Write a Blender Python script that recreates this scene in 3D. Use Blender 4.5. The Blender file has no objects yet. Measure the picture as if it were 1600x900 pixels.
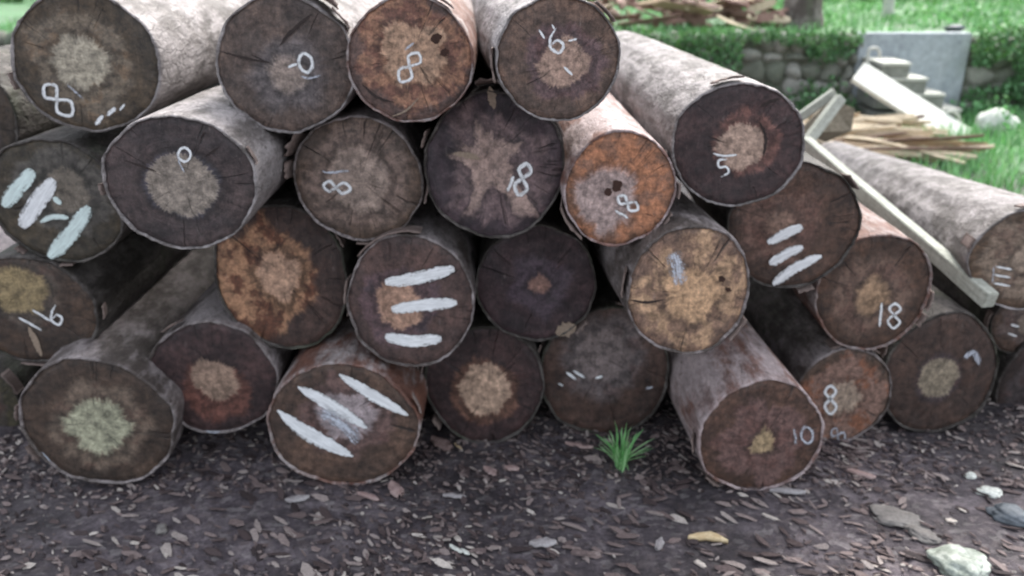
import bpy, bmesh, math, random
from mathutils import Vector, noise, Matrix
S = bpy.context.scene
C = S.collection
# ------------------------------------------------------------------ camera
F = 1300.0; PITCH = math.radians(22); H = 1.6
cd = bpy.data.cameras.new('camera'); cam = bpy.data.objects.new('camera', cd); C.objects.link(cam)
cd.sensor_width = 36; cd.lens = 36 * F / 1600; cd.clip_end = 600; cd.clip_start = 0.05
cam.location = (0, 0, H); cam.rotation_euler = (math.pi / 2 - PITCH, 0, 0)
cd.dof.use_dof = True; cd.dof.focus_distance = 1.5; cd.dof.aperture_fstop = 3.0
S.camera = cam
# ------------------------------------------------------------------ light
W = bpy.data.worlds.new('World'); S.world = W; W.use_nodes = True
nt = W.node_tree; nt.nodes.clear()
SUN_EL = math.radians(48); SUN_AZ = math.radians(25)      # azimuth from +Y towards +X
sky = nt.nodes.new('ShaderNodeTexSky'); sky.sky_type = 'NISHITA'; sky.sun_disc = False
sky.sun_elevation = SUN_EL; sky.sun_rotation = SUN_AZ; sky.air_density = 1.0; sky.dust_density = 4.0
hs = nt.nodes.new('ShaderNodeHueSaturation'); hs.inputs['Saturation'].default_value = 0.35
bg = nt.nodes.new('ShaderNodeBackground'); bg.inputs[1].default_value = 0.15
ow = nt.nodes.new('ShaderNodeOutputWorld')
nt.links.new(sky.outputs[0], hs.inputs['Color']); nt.links.new(hs.outputs[0], bg.inputs[0]); nt.links.new(bg.outputs[0], ow.inputs[0])
sl = bpy.data.lights.new('sun', 'SUN'); sl.energy = 1.25; sl.angle = math.radians(25); sl.color = (1, .97, .92)
so = bpy.data.objects.new('sun', sl); C.objects.link(so)
sd = Vector((math.sin(SUN_AZ) * math.cos(SUN_EL), math.cos(SUN_AZ) * math.cos(SUN_EL), math.sin(SUN_EL)))
so.rotation_euler = sd.to_track_quat('Z', 'Y').to_euler()
S.view_settings.view_transform = 'Standard'; S.view_settings.look = 'None'
S.view_settings.exposure = 1.8; S.view_settings.gamma = 1
S.render.engine = 'CYCLES'
S.cycles.max_bounces = 5; S.cycles.transparent_max_bounces = 6

random.seed(7)
R = random.Random(11)
def nz(x, y, z): return noise.noise(Vector((x, y, z)))

# ------------------------------------------------------------------ helpers
def ray(px, py):
    u = px - 800; v = 450 - py
    return Vector((u, F * math.cos(PITCH) + v * math.sin(PITCH), v * math.cos(PITCH) - F * math.sin(PITCH)))
def atY(px, py, Y):
    r = ray(px, py); t = Y / r.y
    return Vector((r.x * t, Y, H + r.z * t))
def atZ(px, py, Z=0.0):
    r = ray(px, py); t = (Z - H) / r.z
    return Vector((r.x * t, r.y * t, Z))
def link(name, me, mat=None, parent=None, loc=(0, 0, 0), smooth=True):
    o = bpy.data.objects.new(name, me); C.objects.link(o)
    if mat: me.materials.append(mat)
    if parent: o.parent = parent
    o.location = loc
    if smooth:
        for p in me.polygons: p.use_smooth = True
    return o
def mesh(v, f, name='m'):
    me = bpy.data.meshes.new(name); me.from_pydata([tuple(a) for a in v], [], f); me.update(); return me
def tag(o, label=None, cat=None, group=None, kind=None):
    if label: o['label'] = label
    if cat: o['category'] = cat
    if group: o['group'] = group
    if kind: o['kind'] = kind
    return o
def empty(name, loc, label, cat, group=None):
    o = bpy.data.objects.new(name, None); C.objects.link(o); o.location = loc; o.empty_display_size = .1
    return tag(o, label, cat, group)

# ------------------------------------------------------------------ materials
class NT:
    def __init__(s, name):
        s.m = bpy.data.materials.new(name); s.m.use_nodes = True; s.t = s.m.node_tree; s.t.nodes.clear()
        s.out = s.n('ShaderNodeOutputMaterial'); s.b = s.n('ShaderNodeBsdfPrincipled')
        s.l(s.b.outputs[0], s.out.inputs[0])
    def n(s, k, **a):
        x = s.t.nodes.new(k)
        for q, v in a.items(): setattr(x, q, v)
        return x
    def l(s, a, b): s.t.links.new(a, b)
    def put(s, v, sock):
        if isinstance(v, (int, float)): sock.default_value = v
        elif isinstance(v, (tuple, list)):
            sock.default_value = tuple(v) + ((1,) if len(v) == 3 and sock.type == 'RGBA' else ())
        else: s.l(v, sock)
    def coord(s, k='Object'): return s.n('ShaderNodeTexCoord').outputs[k]
    def map(s, v, scale=(1, 1, 1), loc=(0, 0, 0), rot=(0, 0, 0)):
        x = s.n('ShaderNodeMapping'); s.l(v, x.inputs[0]); x.inputs[1].default_value = loc; x.inputs[2].default_value = rot
        x.inputs[3].default_value = scale; return x.outputs[0]
    def noise(s, v, scale=5, det=4, rough=.55, dist=0, out='Fac'):
        x = s.n('ShaderNodeTexNoise'); s.l(v, x.inputs['Vector']); x.inputs['Scale'].default_value = scale
        x.inputs['Detail'].default_value = det; x.inputs['Roughness'].default_value = rough; x.inputs['Distortion'].default_value = dist
        return x.outputs[out]
    def vor(s, v, scale=5, feat='F1', out='Distance', rnd=1):
        x = s.n('ShaderNodeTexVoronoi', feature=feat); s.l(v, x.inputs['Vector']); x.inputs['Scale'].default_value = scale
        x.inputs['Randomness'].default_value = rnd
        return x.outputs[out]
    def math(s, op, a, b=0.0, c=0.0, clamp=False):
        x = s.n('ShaderNodeMath', operation=op); x.use_clamp = clamp
        s.put(a, x.inputs[0]); s.put(b, x.inputs[1])
        if len(x.inputs) > 2: s.put(c, x.inputs[2])
        return x.outputs[0]
    def vmath(s, op, a, b=(0, 0, 0)):
        x = s.n('ShaderNodeVectorMath', operation=op); s.put(a, x.inputs[0]); s.put(b, x.inputs[1])
        return x.outputs['Value'] if op in ('LENGTH', 'DOT_PRODUCT', 'DISTANCE') else x.outputs[0]
    def rng(s, v, a, b, c=0.0, d=1.0, smooth=True):
        x = s.n('ShaderNodeMapRange', interpolation_type='SMOOTHSTEP' if smooth else 'LINEAR'); s.put(v, x.inputs[0])
        for i, q in enumerate((a, b, c, d)): s.put(q, x.inputs[i + 1])
        return x.outputs[0]
    def mix(s, f, a, b, mode='MIX'):
        x = s.n('ShaderNodeMix', data_type='RGBA', blend_type=mode); s.put(f, x.inputs[0]); s.put(a, x.inputs[6]); s.put(b, x.inputs[7])
        return x.outputs[2]
    def ramp(s, v, stops):
        x = s.n('ShaderNodeValToRGB'); s.put(v, x.inputs[0]); e = x.color_ramp.elements
        while len(e) < len(stops): e.new(.5)
        for i, (p, c) in enumerate(stops): e[i].position = p; e[i].color = tuple(c) + (1,)
        return x.outputs[0]
    def bump(s, h, st=.5, d=.01, prev=None):
        x = s.n('ShaderNodeBump'); s.l(h, x.inputs['Height']); x.inputs['Strength'].default_value = st; x.inputs['Distance'].default_value = d
        if prev: s.l(prev, x.inputs['Normal'])
        return x.outputs[0]
    def done(s, col, rough=.8, nrm=None, spec=.4):
        s.put(col, s.b.inputs['Base Color']); s.put(rough, s.b.inputs['Roughness']); s.b.inputs['Specular IOR Level'].default_value = spec
        if nrm: s.l(nrm, s.b.inputs['Normal'])
        return s.m

def m_face(i, outer, mid, core, rc, rm, c=(0, 0), c2=None, patch=(.1, .04, .03), pa=.4, rag=.5, soft=.06, sawang=.6, seed=0.0, star=None, pth=.50, ringk=.62):
    """saw-cut end grain: stained sapwood, heartwood, pith, growth rings, saw marks"""
    n = NT('end_grain_%02d' % i)
    uv = n.coord('UV')
    sh = n.vmath('ADD', uv, (seed * 3.1, seed * 1.7, seed * 7.3))
    wn = n.vmath('SUBTRACT', n.noise(sh, 2.2, 5, .6, out='Color'), (.5, .5, .5))
    p = n.vmath('ADD', uv, n.vmath('MULTIPLY', wn, (.45 * rag, .45 * rag, 0)))
    p0 = n.vmath('SUBTRACT', p, (c[0], c[1], 0)); c2 = c2 or c
    p2 = n.vmath('SUBTRACT', p, (c2[0], c2[1], 0))
    def rad(pp, k, sc):
        r = n.vmath('LENGTH', pp)
        d = n.vmath('NORMALIZE', pp)
        a = n.noise(n.vmath('ADD', d, (seed, seed * 2, seed)), sc, 3, .6)
        fb = n.noise(n.vmath('ADD', n.vmath('MULTIPLY', d, (14, 14, 14)), n.vmath('MULTIPLY', pp, (3, 3, 3))), 1.0, 4, .7)
        r = n.math('ADD', r, n.math('MULTIPLY', n.math('SUBTRACT', fb, .5), .22))
        return n.math('MULTIPLY', r, n.math('MULTIPLY_ADD', n.math('SUBTRACT', a, .5), 2.2 * k, 1.0))
    r1 = rad(p0, rag * .9, 1.6); r2 = rad(p2, rag * 1.0, 1.3)
    r0 = n.vmath('LENGTH', uv)
    if star:      # pale heart wood reaching out in uneven arms
        sp_ = n.n('ShaderNodeSeparateXYZ'); n.l(p0, sp_.inputs[0])
        th = n.math('ARCTAN2', sp_.outputs[1], sp_.outputs[0])
        cs = n.math('ABSOLUTE', n.math('COSINE', n.math('MULTIPLY', n.math('SUBTRACT', th, star[0]), 2.5)))
        r1 = n.math('MULTIPLY', r1, n.math('SUBTRACT', 1.25, n.math('MULTIPLY', n.math('POWER', cs, 1.8), n.math('MULTIPLY', star[1], n.rng(n.noise(n.vmath('ADD', n.vmath('NORMALIZE', p0), (9, 4, 2)), 1.4, 1), .35, .65, .45, 1.15)))))
    soft = soft * .6
    mm = n.rng(r2, rm - soft * 1.8, rm + soft * 1.8, 1, 0)
    mc = n.rng(r1, rc - soft, rc + soft, 1, 0)
    big = n.noise(sh, 3.0, 6, .65)
    pm = n.math('MULTIPLY', n.rng(big, pth, pth + .10), pa * 1.0)
    outc = n.mix(n.rng(n.noise(sh, 1.7, 5, .6), .35, .7), outer, (min(1, outer[0] * 2.1), outer[1] * 1.95, outer[2] * 1.8))
    midc = n.mix(pm, mid, patch)
    bnd = n.rng(n.math('ABSOLUTE', n.math('SUBTRACT', r1, rc + .06)), 0, .10, ringk, 1.0)
    corec = n.mix(n.rng(n.noise(sh, 4.2, 6, .7), .35, .75), core, tuple(x * .62 for x in core))
    col = n.mix(mm, outc, midc)
    col = n.mix(1.0, col, bnd, 'MULTIPLY')
    col = n.mix(mc, col, corec)
    rings = n.noise(n.vmath('MULTIPLY', n.n('ShaderNodeCombineXYZ').outputs[0], (1, 1, 1)), 1)  # replaced below
    cx = n.n('ShaderNodeCombineXYZ'); n.l(n.math('MULTIPLY', n.vmath('LENGTH', n.vmath('SUBTRACT', n.vmath('ADD', uv, n.vmath('MULTIPLY', wn, (.12, .12, 0))), (c[0], c[1], 0))), 15.0), cx.inputs[0]); cx.inputs[1].default_value = seed
    ring = n.noise(cx.outputs[0], 2.6, 4, .8)
    col = n.mix(.8, col, n.rng(ring, .3, .7, .72, 1.22, False), 'MULTIPLY')
    sm = n.map(sh, (34, 2.2, 1), rot=(0, 0, sawang))
    saw = n.noise(sm, 1.0, 3, .6)
    col = n.mix(.5, col, n.rng(saw, .3, .7, .78, 1.18, False), 'MULTIPLY')
    fine = n.noise(sh, 38, 5, .75)
    col = n.mix(.9, col, n.rng(fine, .3, .72, .55, 1.4, False), 'MULTIPLY')
    med = n.noise(sh, 9, 5, .7)
    col = n.mix(.9, col, n.rng(med, .36, .66, .42, 1.5, False), 'MULTIPLY')
    # pale streaky scuffs, also painting some wet sheen into the colour
    sc = n.noise(n.map(sh, (9, 2.5, 1), rot=(0, 0, sawang + 1.1)), 1.2, 6, .75)
    col = n.mix(n.rng(sc, .60, .76, 0, .38), col, (.32, .27, .245))
    # radial drying checks
    dr = n.vmath('NORMALIZE', n.vmath('SUBTRACT', n.vmath('ADD', uv, n.vmath('MULTIPLY', wn, (.10, .10, 0))), (c[0], c[1], 0)))
    ck = n.noise(n.vmath('ADD', dr, (seed * 5, 2, seed)), 4.2, 2, .5)
    lenm = n.rng(n.noise(n.vmath('ADD', n.vmath('MULTIPLY', dr, (2, 2, 2)), uv), 2.0, 3), .50, .60)
    ckm = n.math('MULTIPLY', n.rng(n.math('ABSOLUTE', n.math('SUBTRACT', ck, .5)), .002, .011, 1, 0), lenm)
    ckm = n.math('MULTIPLY', ckm, n.rng(r0, .12, .25))
    col = n.mix(n.math('MULTIPLY', ckm, .8), col, (.012, .008, .007))
    h = n.math('ADD', n.math('MULTIPLY', saw, .6), n.math('MULTIPLY', fine, .7))
    h = n.math('SUBTRACT', n.math('ADD', h, n.math('MULTIPLY', ring, .5)), n.math('MULTIPLY', ckm, 1.5))
    nr = n.bump(h, .7, .005)
    ro = n.rng(n.noise(sh, 3.5, 3, .6), .35, .65, .38, .72)
    return n.done(col, ro, nr, .5)

def m_bark(name, pale, dark, amt, red=0.0, moss=0.0, sc=1.0):
    n = NT(name); o = n.coord('Object')
    info = n.n('ShaderNodeObjectInfo')
    o = n.vmath('ADD', o, n.vmath('MULTIPLY', info.outputs['Location'], (3.7, 1.3, 5.1)))
    a = n.noise(n.map(o, (1, .55, 1)), 6 * sc, 7, .68)
    b = n.noise(n.map(o, (1, .35, 1)), 22 * sc, 5, .7)
    v = n.vor(n.map(n.vmath('ADD', o, n.vmath('MULTIPLY', n.noise(o, 6, 3, out='Color'), (.09, .09, .09))), (1, .45, 1)), 34 * sc, 'DISTANCE_TO_EDGE')
    f = n.rng(n.math('ADD', a, n.math('MULTIPLY', n.math('SUBTRACT', b, .5), .5)), amt - .1, amt + .1)
    col = n.mix(f, dark, pale)
    if red > 0:
        col = n.mix(n.rng(n.noise(n.map(o, (1, .3, 1)), 9, 5, .65), .62 - red * .2, .74 - red * .2, 0, .85), col, (.17, .075, .05))
    if moss > 0:
        col = n.mix(n.rng(n.noise(o, 5, 6, .6), .5, .7, 0, moss), col, (.10, .13, .07))
    wv = n.map(n.vmath('ADD', o, n.vmath('MULTIPLY', n.noise(o, 9, 4, out='Color'), (.07, .07, .07))), (1, .6, 1))
    cc = n.n('ShaderNodeSeparateXYZ'); n.l(n.vor(wv, 30 * sc, 'F1', 'Color'), cc.inputs[0])
    col = n.mix(.9, col, n.rng(cc.outputs[0], 0, 1, .84, 1.14, False), 'MULTIPLY')
    ed = n.math('MULTIPLY', n.rng(v, .0, .09, 1, 0), n.rng(n.noise(o, 7, 3), .52, .68, .0, .55))
    col = n.mix(ed, col, tuple(x * .45 for x in dark))
    col = n.mix(.6, col, n.rng(b, .3, .7, .62, 1.3, False), 'MULTIPLY')
    col = n.mix(.7, col, n.rng(n.noise(n.map(o, (1, .5, 1)), 90, 4, .7), .3, .7, .6, 1.35, False), 'MULTIPLY')
    col = n.mix(n.rng(n.noise(n.map(o, (1, .5, 1), (4, 2, 7)), 4.5 * sc, 7, .75), .52, .66, 0, .65), col, tuple(x * .75 for x in dark))
    # short dark horizontal lenticels / knot scars
    k = n.vor(n.map(o, (1, .8, 1)), 13 * sc, 'F1')
    col = n.mix(n.rng(k, .04, .12, .6, 0), col, (.05, .035, .03))
    h = n.math('ADD', n.math('ADD', n.math('MULTIPLY', cc.outputs[0], .25), n.math('MULTIPLY', n.rng(v, 0, .12), .10)), n.math('ADD', n.math('MULTIPLY', a, 1.6), n.math('MULTIPLY', b, .6)))
    return n.done(col, n.rng(a, .3, .7, .6, .9), n.bump(h, .9, .012), .35)

def m_paint(name, thr, col=(.93, .95, .96), g=.28):
    n = NT(name); uv = n.coord('UV')
    sp = n.n('ShaderNodeSeparateXYZ'); n.l(uv, sp.inputs[0])
    gm = n.n('ShaderNodeNewGeometry')
    off = n.vmath('ADD', uv, n.vmath('MULTIPLY', gm.outputs['Position'], (3, 3, 9)))
    st = n.noise(n.map(off, (.32, 2.8, 1)), 1.3, 6, .78)
    fn = n.noise(n.coord('Object'), 150, 3, .7)
    edge = n.math('POWER', n.math('ABSOLUTE', sp.outputs[1]), 2.2)
    tt = n.n('ShaderNodeUVMap', uv_map='Along'); ts = n.n('ShaderNodeSeparateXYZ'); n.l(tt.outputs[0], ts.inputs[0])
    endf = n.rng(n.math('ABSOLUTE', n.math('SUBTRACT', ts.outputs[0], .5)), .30, .52, 0, .22)
    edge = n.math('ADD', edge, n.math('MULTIPLY', endf, 2.0))
    x = n.math('SUBTRACT', n.math('ADD', n.math('MULTIPLY', st, .9), n.math('MULTIPLY', fn, .5)), n.math('MULTIPLY', edge, .30))
    al = n.rng(x, thr - .07, thr + .19)
    c = n.mix(n.rng(st, .4, .7), tuple(v * .72 for v in col), col)
    n.l(al, n.b.inputs['Alpha'])
    return n.done(c, g, n.bump(st, .3, .004), .6)
P_FRESH = m_paint('white_paint', .39)
P_CHALK = m_paint('white_chalk', .51, g=.6)
P_WORN = m_paint('worn_chalk', .60, (.62, .66, .74), .6)
P_TINT = m_paint('pale_green_paint', .40, (.76, .90, .87))

def m_plain(name, stops, scale=8, rough=.8, bump=.4, stretch=(1, 1, 1), island=False, spec=.35, d=.004):
    n = NT(name); o = n.coord('Object')
    v = n.noise(n.map(o, stretch), scale, 6, .65)
    if island:
        g = n.n('ShaderNodeNewGeometry'); v = n.math('ADD', n.math('MULTIPLY', v, .35), n.math('MULTIPLY', g.outputs['Random Per Island'], .75))
    col = n.ramp(v, stops)
    f = n.noise(o, scale * 7, 4, .7)
    col = n.mix(.7, col, n.rng(f, .3, .7, .65, 1.3, False), 'MULTIPLY')
    return n.done(col, rough, n.bump(n.math('ADD', v, n.math('MULTIPLY', f, .4)), bump, d), spec)
def m_leaf(name, stops):
    n = NT(name); g = n.n('ShaderNodeNewGeometry')
    col = n.ramp(g.outputs['Random Per Island'], stops)
    n.put(col, n.b.inputs['Base Color']); n.b.inputs['Roughness'].default_value = .55
    tr = n.n('ShaderNodeBsdfTranslucent'); n.l(n.mix(.5, col, (.12, .3, .04)), tr.inputs[0])
    mx = n.n('ShaderNodeMixShader'); mx.inputs[0].default_value = .35
    n.l(n.b.outputs[0], mx.inputs[1]); n.l(tr.outputs[0], mx.inputs[2]); n.l(mx.outputs[0], n.out.inputs[0])
    return n.m
GRASS = m_leaf('grass_blade', [(0, (.06, .17, .06)), (.5, (.14, .37, .14)), (.85, (.26, .54, .26)), (1, (.45, .60, .36))])
LEAF = m_leaf('leaf', [(0, (.02, .06, .02)), (.5, (.045, .13, .04)), (1, (.09, .24, .07))])
IVY = m_leaf('ivy_leaf', [(0, (.035, .085, .035)), (.5, (.085, .20, .08)), (1, (.20, .42, .20))])
TUFT = m_leaf('young_grass', [(0, (.22, .56, .20)), (1, (.55, .85, .46))])
LICHEN = (.52, .52, .54)
BK_PALE = m_bark('pale_grey_bark', (.30, .275, .27), (.13, .115, .108), .48)
BK_MIX = m_bark('grey_brown_bark', (.28, .245, .24), (.095, .078, .07), .49)
BK_DARK = m_bark('dark_damp_bark', (.11, .098, .09), (.038, .032, .028), .52, moss=.3)
BK_PINK = m_bark('pinkish_peeled_bark', (.42, .345, .34), (.22, .155, .145), .44, red=.6)
BK_RED = m_bark('reddish_bark', (.32, .28, .27), (.16, .08, .06), .5, red=.5)
TREEBARK = m_bark('tree_bark', (.20, .18, .16), (.07, .055, .045), .5, moss=.5, sc=.5)
DARKCRACK = m_plain('crack', [(0, (.012, .009, .009)), (1, (.05, .035, .03))], 20)
PALECRACK = m_plain('pale_split', [(0, (.20, .15, .11)), (1, (.32, .25, .19))], 20)
KNOT = m_plain('knot', [(0, (.015, .008, .006)), (1, (.07, .03, .02))], 30)
LOOSE = m_plain('loose_bark_flake', [(0, (.09, .06, .05)), (.6, (.22, .17, .15)), (1, (.36, .32, .30))], 18, bump=.8)

# ------------------------------------------------------------------ ground
def gz(x, y):
    """height of the ground sheet"""
    base = 0.018 * nz(x * 1.1, y * 1.1, 0) + .010 * nz(x * 4, y * 4, 3) + .004 * nz(x * 13, y * 13, 5)
    base += -.03 * math.exp(-((x + 1.36) ** 2 + (y - 2.3) ** 2) / .12) + .05 * math.exp(-((x + .98) ** 2 + (y - 2.75) ** 2) / .10)
    if y > 8.95:
        t = min(1, (y - 8.95) / .12); base += .80 * t + .02 * nz(x * .7, y * .7, 9)
    if y > 15: base += (y - 15) * .22 if y < 60 else 45 * .22
    return base
def axis(segs):
    o = []
    for a, b, s in segs:
        k = max(1, int(round((b - a) / s))); o += [a + (b - a) * i / k for i in range(k)]
    return o + [segs[-1][1]]
xs = axis([(-150, -20, 20), (-20, -5, 1.0), (-5, -2.6, .12), (-2.6, 2.8, .018), (2.8, 6, .08), (6, 20, 1), (20, 150, 20)])
ys = axis([(-120, -10, 20), (-10, .6, .8), (.6, 1.5, .05), (1.5, 3.0, .018), (3.0, 8.8, .1), (8.8, 9.2, .04), (9.2, 16, .25), (16, 40, 2), (40, 160, 12)])
v = []; f = []
for y in ys:
    for x in xs: v.append((x, y, gz(x, y)))
nx = len(xs)
for j in range(len(ys) - 1):
    for i in range(nx - 1):
        a = j * nx + i; f.append((a, a + 1, a + nx + 1, a + nx))
n = NT('damp_soil_and_turf'); o = n.coord('Object')
big = n.noise(o, 1.3, 5, .6); chipv = n.vor(n.vmath('ADD', n.map(o, (1, 1.5, 1), rot=(0, 0, .6)), n.vmath('MULTIPLY', n.noise(o, 14, 3, out='Color'), (.05, .05, 0))), 42, 'F1', 'Color')
fine = n.noise(o, 55, 6, .75); med = n.noise(o, 9, 6, .7)
soil = n.ramp(med, [(.3, (.030, .024, .029)), (.5, (.075, .062, .070)), (.7, (.16, .137, .147))])
sx = n.n('ShaderNodeSeparateXYZ'); n.l(chipv, sx.inputs[0])
soil = n.mix(n.rng(sx.outputs[0], .62, .72, 0, .35), soil, n.ramp(sx.outputs[1], [(0, (.10, .075, .07)), (.5, (.20, .17, .17)), (1, (.30, .28, .27))]))
soil = n.mix(.9, soil, n.rng(fine, .3, .7, .45, 1.5, False), 'MULTIPLY')
po = n.n('ShaderNodeSeparateXYZ'); n.l(o, po.inputs[0])
gm = n.math('MAXIMUM', n.rng(po.outputs[1], 8.7, 9.0), n.math('MULTIPLY', n.rng(po.outputs[0], 3.2, 4.0), n.rng(po.outputs[1], 5.4, 6.6)))
gm = n.math('MULTIPLY', gm, n.rng(n.noise(o, 2.2, 5, .6), .3, .5, .35, 1))
turf = n.ramp(n.noise(o, 7, 6, .7), [(.3, (.06, .14, .06)), (.7, (.14, .30, .13))])
soil = n.mix(1.0, soil, n.rng(big, .38, .62, .62, 1.35), 'MULTIPLY')
col = n.mix(gm, soil, turf)
GROUND = n.done(col, n.rng(med, .3, .7, .55, .85), n.bump(n.math('ADD', fine, n.math('MULTIPLY', sx.outputs[0], .7)), .9, .014), .4)
g = link('ground', mesh(v, f), GROUND); tag(g, kind='structure')

# ------------------------------------------------------------------ logs
def subpts(pts, closed=False, step=3.0):
    """Catmull-Rom resample of a pixel polyline"""
    P = [Vector((a, b, 0)) for a, b in pts]; n_ = len(P); out = []
    if n_ == 2:
        d = (P[1] - P[0]).length; k = max(2, int(d / step)); return [P[0].lerp(P[1], i / k) for i in range(k + 1)]
    rng_ = n_ if closed else n_ - 1
    for i in range(rng_):
        g_ = (lambda j: P[j % n_]) if closed else (lambda j: P[max(0, min(n_ - 1, j))])
        p0, p1, p2, p3 = g_(i - 1), g_(i), g_(i + 1), g_(i + 2)
        k = max(2, int((p2 - p1).length / step))
        for q in range(k):
            t = q / k
            out.append(.5 * ((2 * p1) + (-p0 + p2) * t + (2 * p0 - 5 * p1 + 4 * p2 - p3) * t * t + (-p0 + 3 * p1 - 3 * p2 + p3) * t ** 3))
    out.append(P[0].copy() if closed else P[-1].copy())
    return out

class Log:
    pass
LOGROOT = {}
def project(L, px, py):
    """pixel -> point on the log's (slightly oblique) sawn plane, local to the face"""
    r = ray(px, py); X0, Y0, Z0 = L.c
    # H-space: (t*rx, t*ry, H+t*rz);  y - Y0 = tx (x-X0) + tz (z-Z0)
    t = (Y0 - L.tx * X0 + L.tz * (H - Z0)) / (r.y - L.tx * r.x - L.tz * r.z)
    p = Vector((r.x * t, r.y * t, H + r.z * t))
    return p - Vector(L.c)
def stroke(L, pts, w, closed=False, taper=.5, name='paint_stripe', mat=None, rough=.14, lift=.0045, bmdata=None):
    pp = subpts(pts, closed, 2.0)
    V = bmdata[0] if bmdata else []; Fc = bmdata[1] if bmdata else []; U = bmdata[2] if bmdata else []
    w *= 1.05; base = len(V); N = len(pp); ln = 0; sd = R.random() * 99
    prev = None
    for i, p in enumerate(pp):
        a = pp[max(0, i - 1)]; b = pp[min(N - 1, i + 1)]
        if closed and i == 0: a = pp[-2]
        if closed and i == N - 1: b = pp[1]
        d = (b - a).normalized(); nrm = Vector((-d.y, d.x, 0))
        if prev is not None: ln += (p - prev).length
        prev = p
        t = i / (N - 1)
        ww = w * (1 if closed else (1 - taper * (abs(2 * t - 1) ** (1.8 if taper > .7 else 3))))
        for s_ in (-1, -.5, 0, .5, 1):
            j = 1 + rough * 2 * nz(p.x * .25 + sd, p.y * .25, s_ * 3)
            q = p + nrm * (ww / 2) * s_ * j
            loc = project(L, q.x, q.y); loc.y -= lift
            V.append(loc); U.append((ln / 12, s_, .5 if closed else t))
    for i in range(N - 1):
        for k in range(4):
            a = base + i * 5 + k; Fc.append((a, a + 1, a + 6, a + 5))
    return V, Fc, U
def finish(L, name, dat, mat, label=None):
    V, Fc, U = dat
    me = mesh(V, Fc); uvl = me.uv_layers.new(name='UVMap')
    for lp in me.loops: uvl.data[lp.index].uv = U[lp.vertex_index][:2]
    u2 = me.uv_layers.new(name='Along')
    for lp in me.loops: u2.data[lp.index].uv = (U[lp.vertex_index][2], 0)
    o = link(name, me, mat, L.face)
    if label: o['label'] = label
    return o
def glyph(ch):
    if ch == '8': return [([(.5, 1), (.85, .8), (.5, .55), (.12, .28), (.5, 0), (.88, .26), (.5, .52), (.15, .78)], True)]
    if ch == '1': return [([(.5, 1), (.5, .5), (.48, 0)], False)]
    if ch == '0': return [([(.5, 1), (.88, .7), (.85, .25), (.5, 0), (.12, .3), (.15, .75)], True)]
    if ch == '6': return [([(.75, 1), (.3, .7), (.12, .3), (.5, 0), (.85, .25), (.6, .52), (.2, .4)], False)]
    if ch == '5': return [([(.85, 1), (.25, .98), (.2, .6), (.7, .55), (.8, .2), (.2, 0)], False)]
    if ch == 'E': return [([(.1, 1), (.9, 1)], False), ([(.1, .5), (.85, .5)], False), ([(.1, 0), (.9, 0)], False)]
def number(L, text, cx, cy, h, w, rot=0, thick=5, mat=None, name='painted_digit', label=None, adv=.85):
    """characters drawn in strokes; rot in degrees counter-clockwise in the picture"""
    c, s = math.cos(math.radians(rot)), math.sin(math.radians(rot)); k = len(text)
    for i, ch in enumerate(text):
        dat = ([], [], [])
        for pts, cl in glyph(ch):
            q = []
            for a, b in pts:
                x = (a - .5) * w + (i - (k - 1) / 2) * w * adv; y = (b - .5) * h
                q.append((cx + x * c - y * s, cy - (x * s + y * c)))
            stroke(L, q, thick, cl, .3, bmdata=dat)
        finish(L, name, dat, mat or P_CHALK, label)
def stripe(L, pts, w, mat=None, taper=.55, label=None, name='paint_stripe'):
    return finish(L, name, stroke(L, pts, w * 1.08, False, taper, rough=.12), mat or P_FRESH, label)
def marks(L, lst, mat=None, name='chalk_dash', label=None):
    for pts, w, cl in lst: finish(L, name, stroke(L, pts, w, cl, .4), mat or P_CHALK, label)
def crack(L, pts, w, mat=None, name='crack'):
    dat = stroke(L, pts, w, False, .9, rough=.3, lift=.003)
    return finish(L, name, dat, mat or DARKCRACK)
def knot(L, px, py, r):
    V = []; Fc = []; sd = R.random() * 50
    for k in range(14):
        a = k / 14 * 2 * math.pi; rr = r * (1 + .6 * nz(math.cos(a) * 1.3 + sd, math.sin(a) * 1.3, 0))
        q = project(L, px + rr * math.cos(a), py + rr * math.sin(a)); q.y -= .003; V.append(q)
    q = project(L, px, py); q.y -= .003; V.append(q)
    for k in range(14): Fc.append((k, 14, (k + 1) % 14)[::-1])
    finish(L, 'knot', (V, Fc, [(0, 0, .5)] * 15), KNOT)

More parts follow.
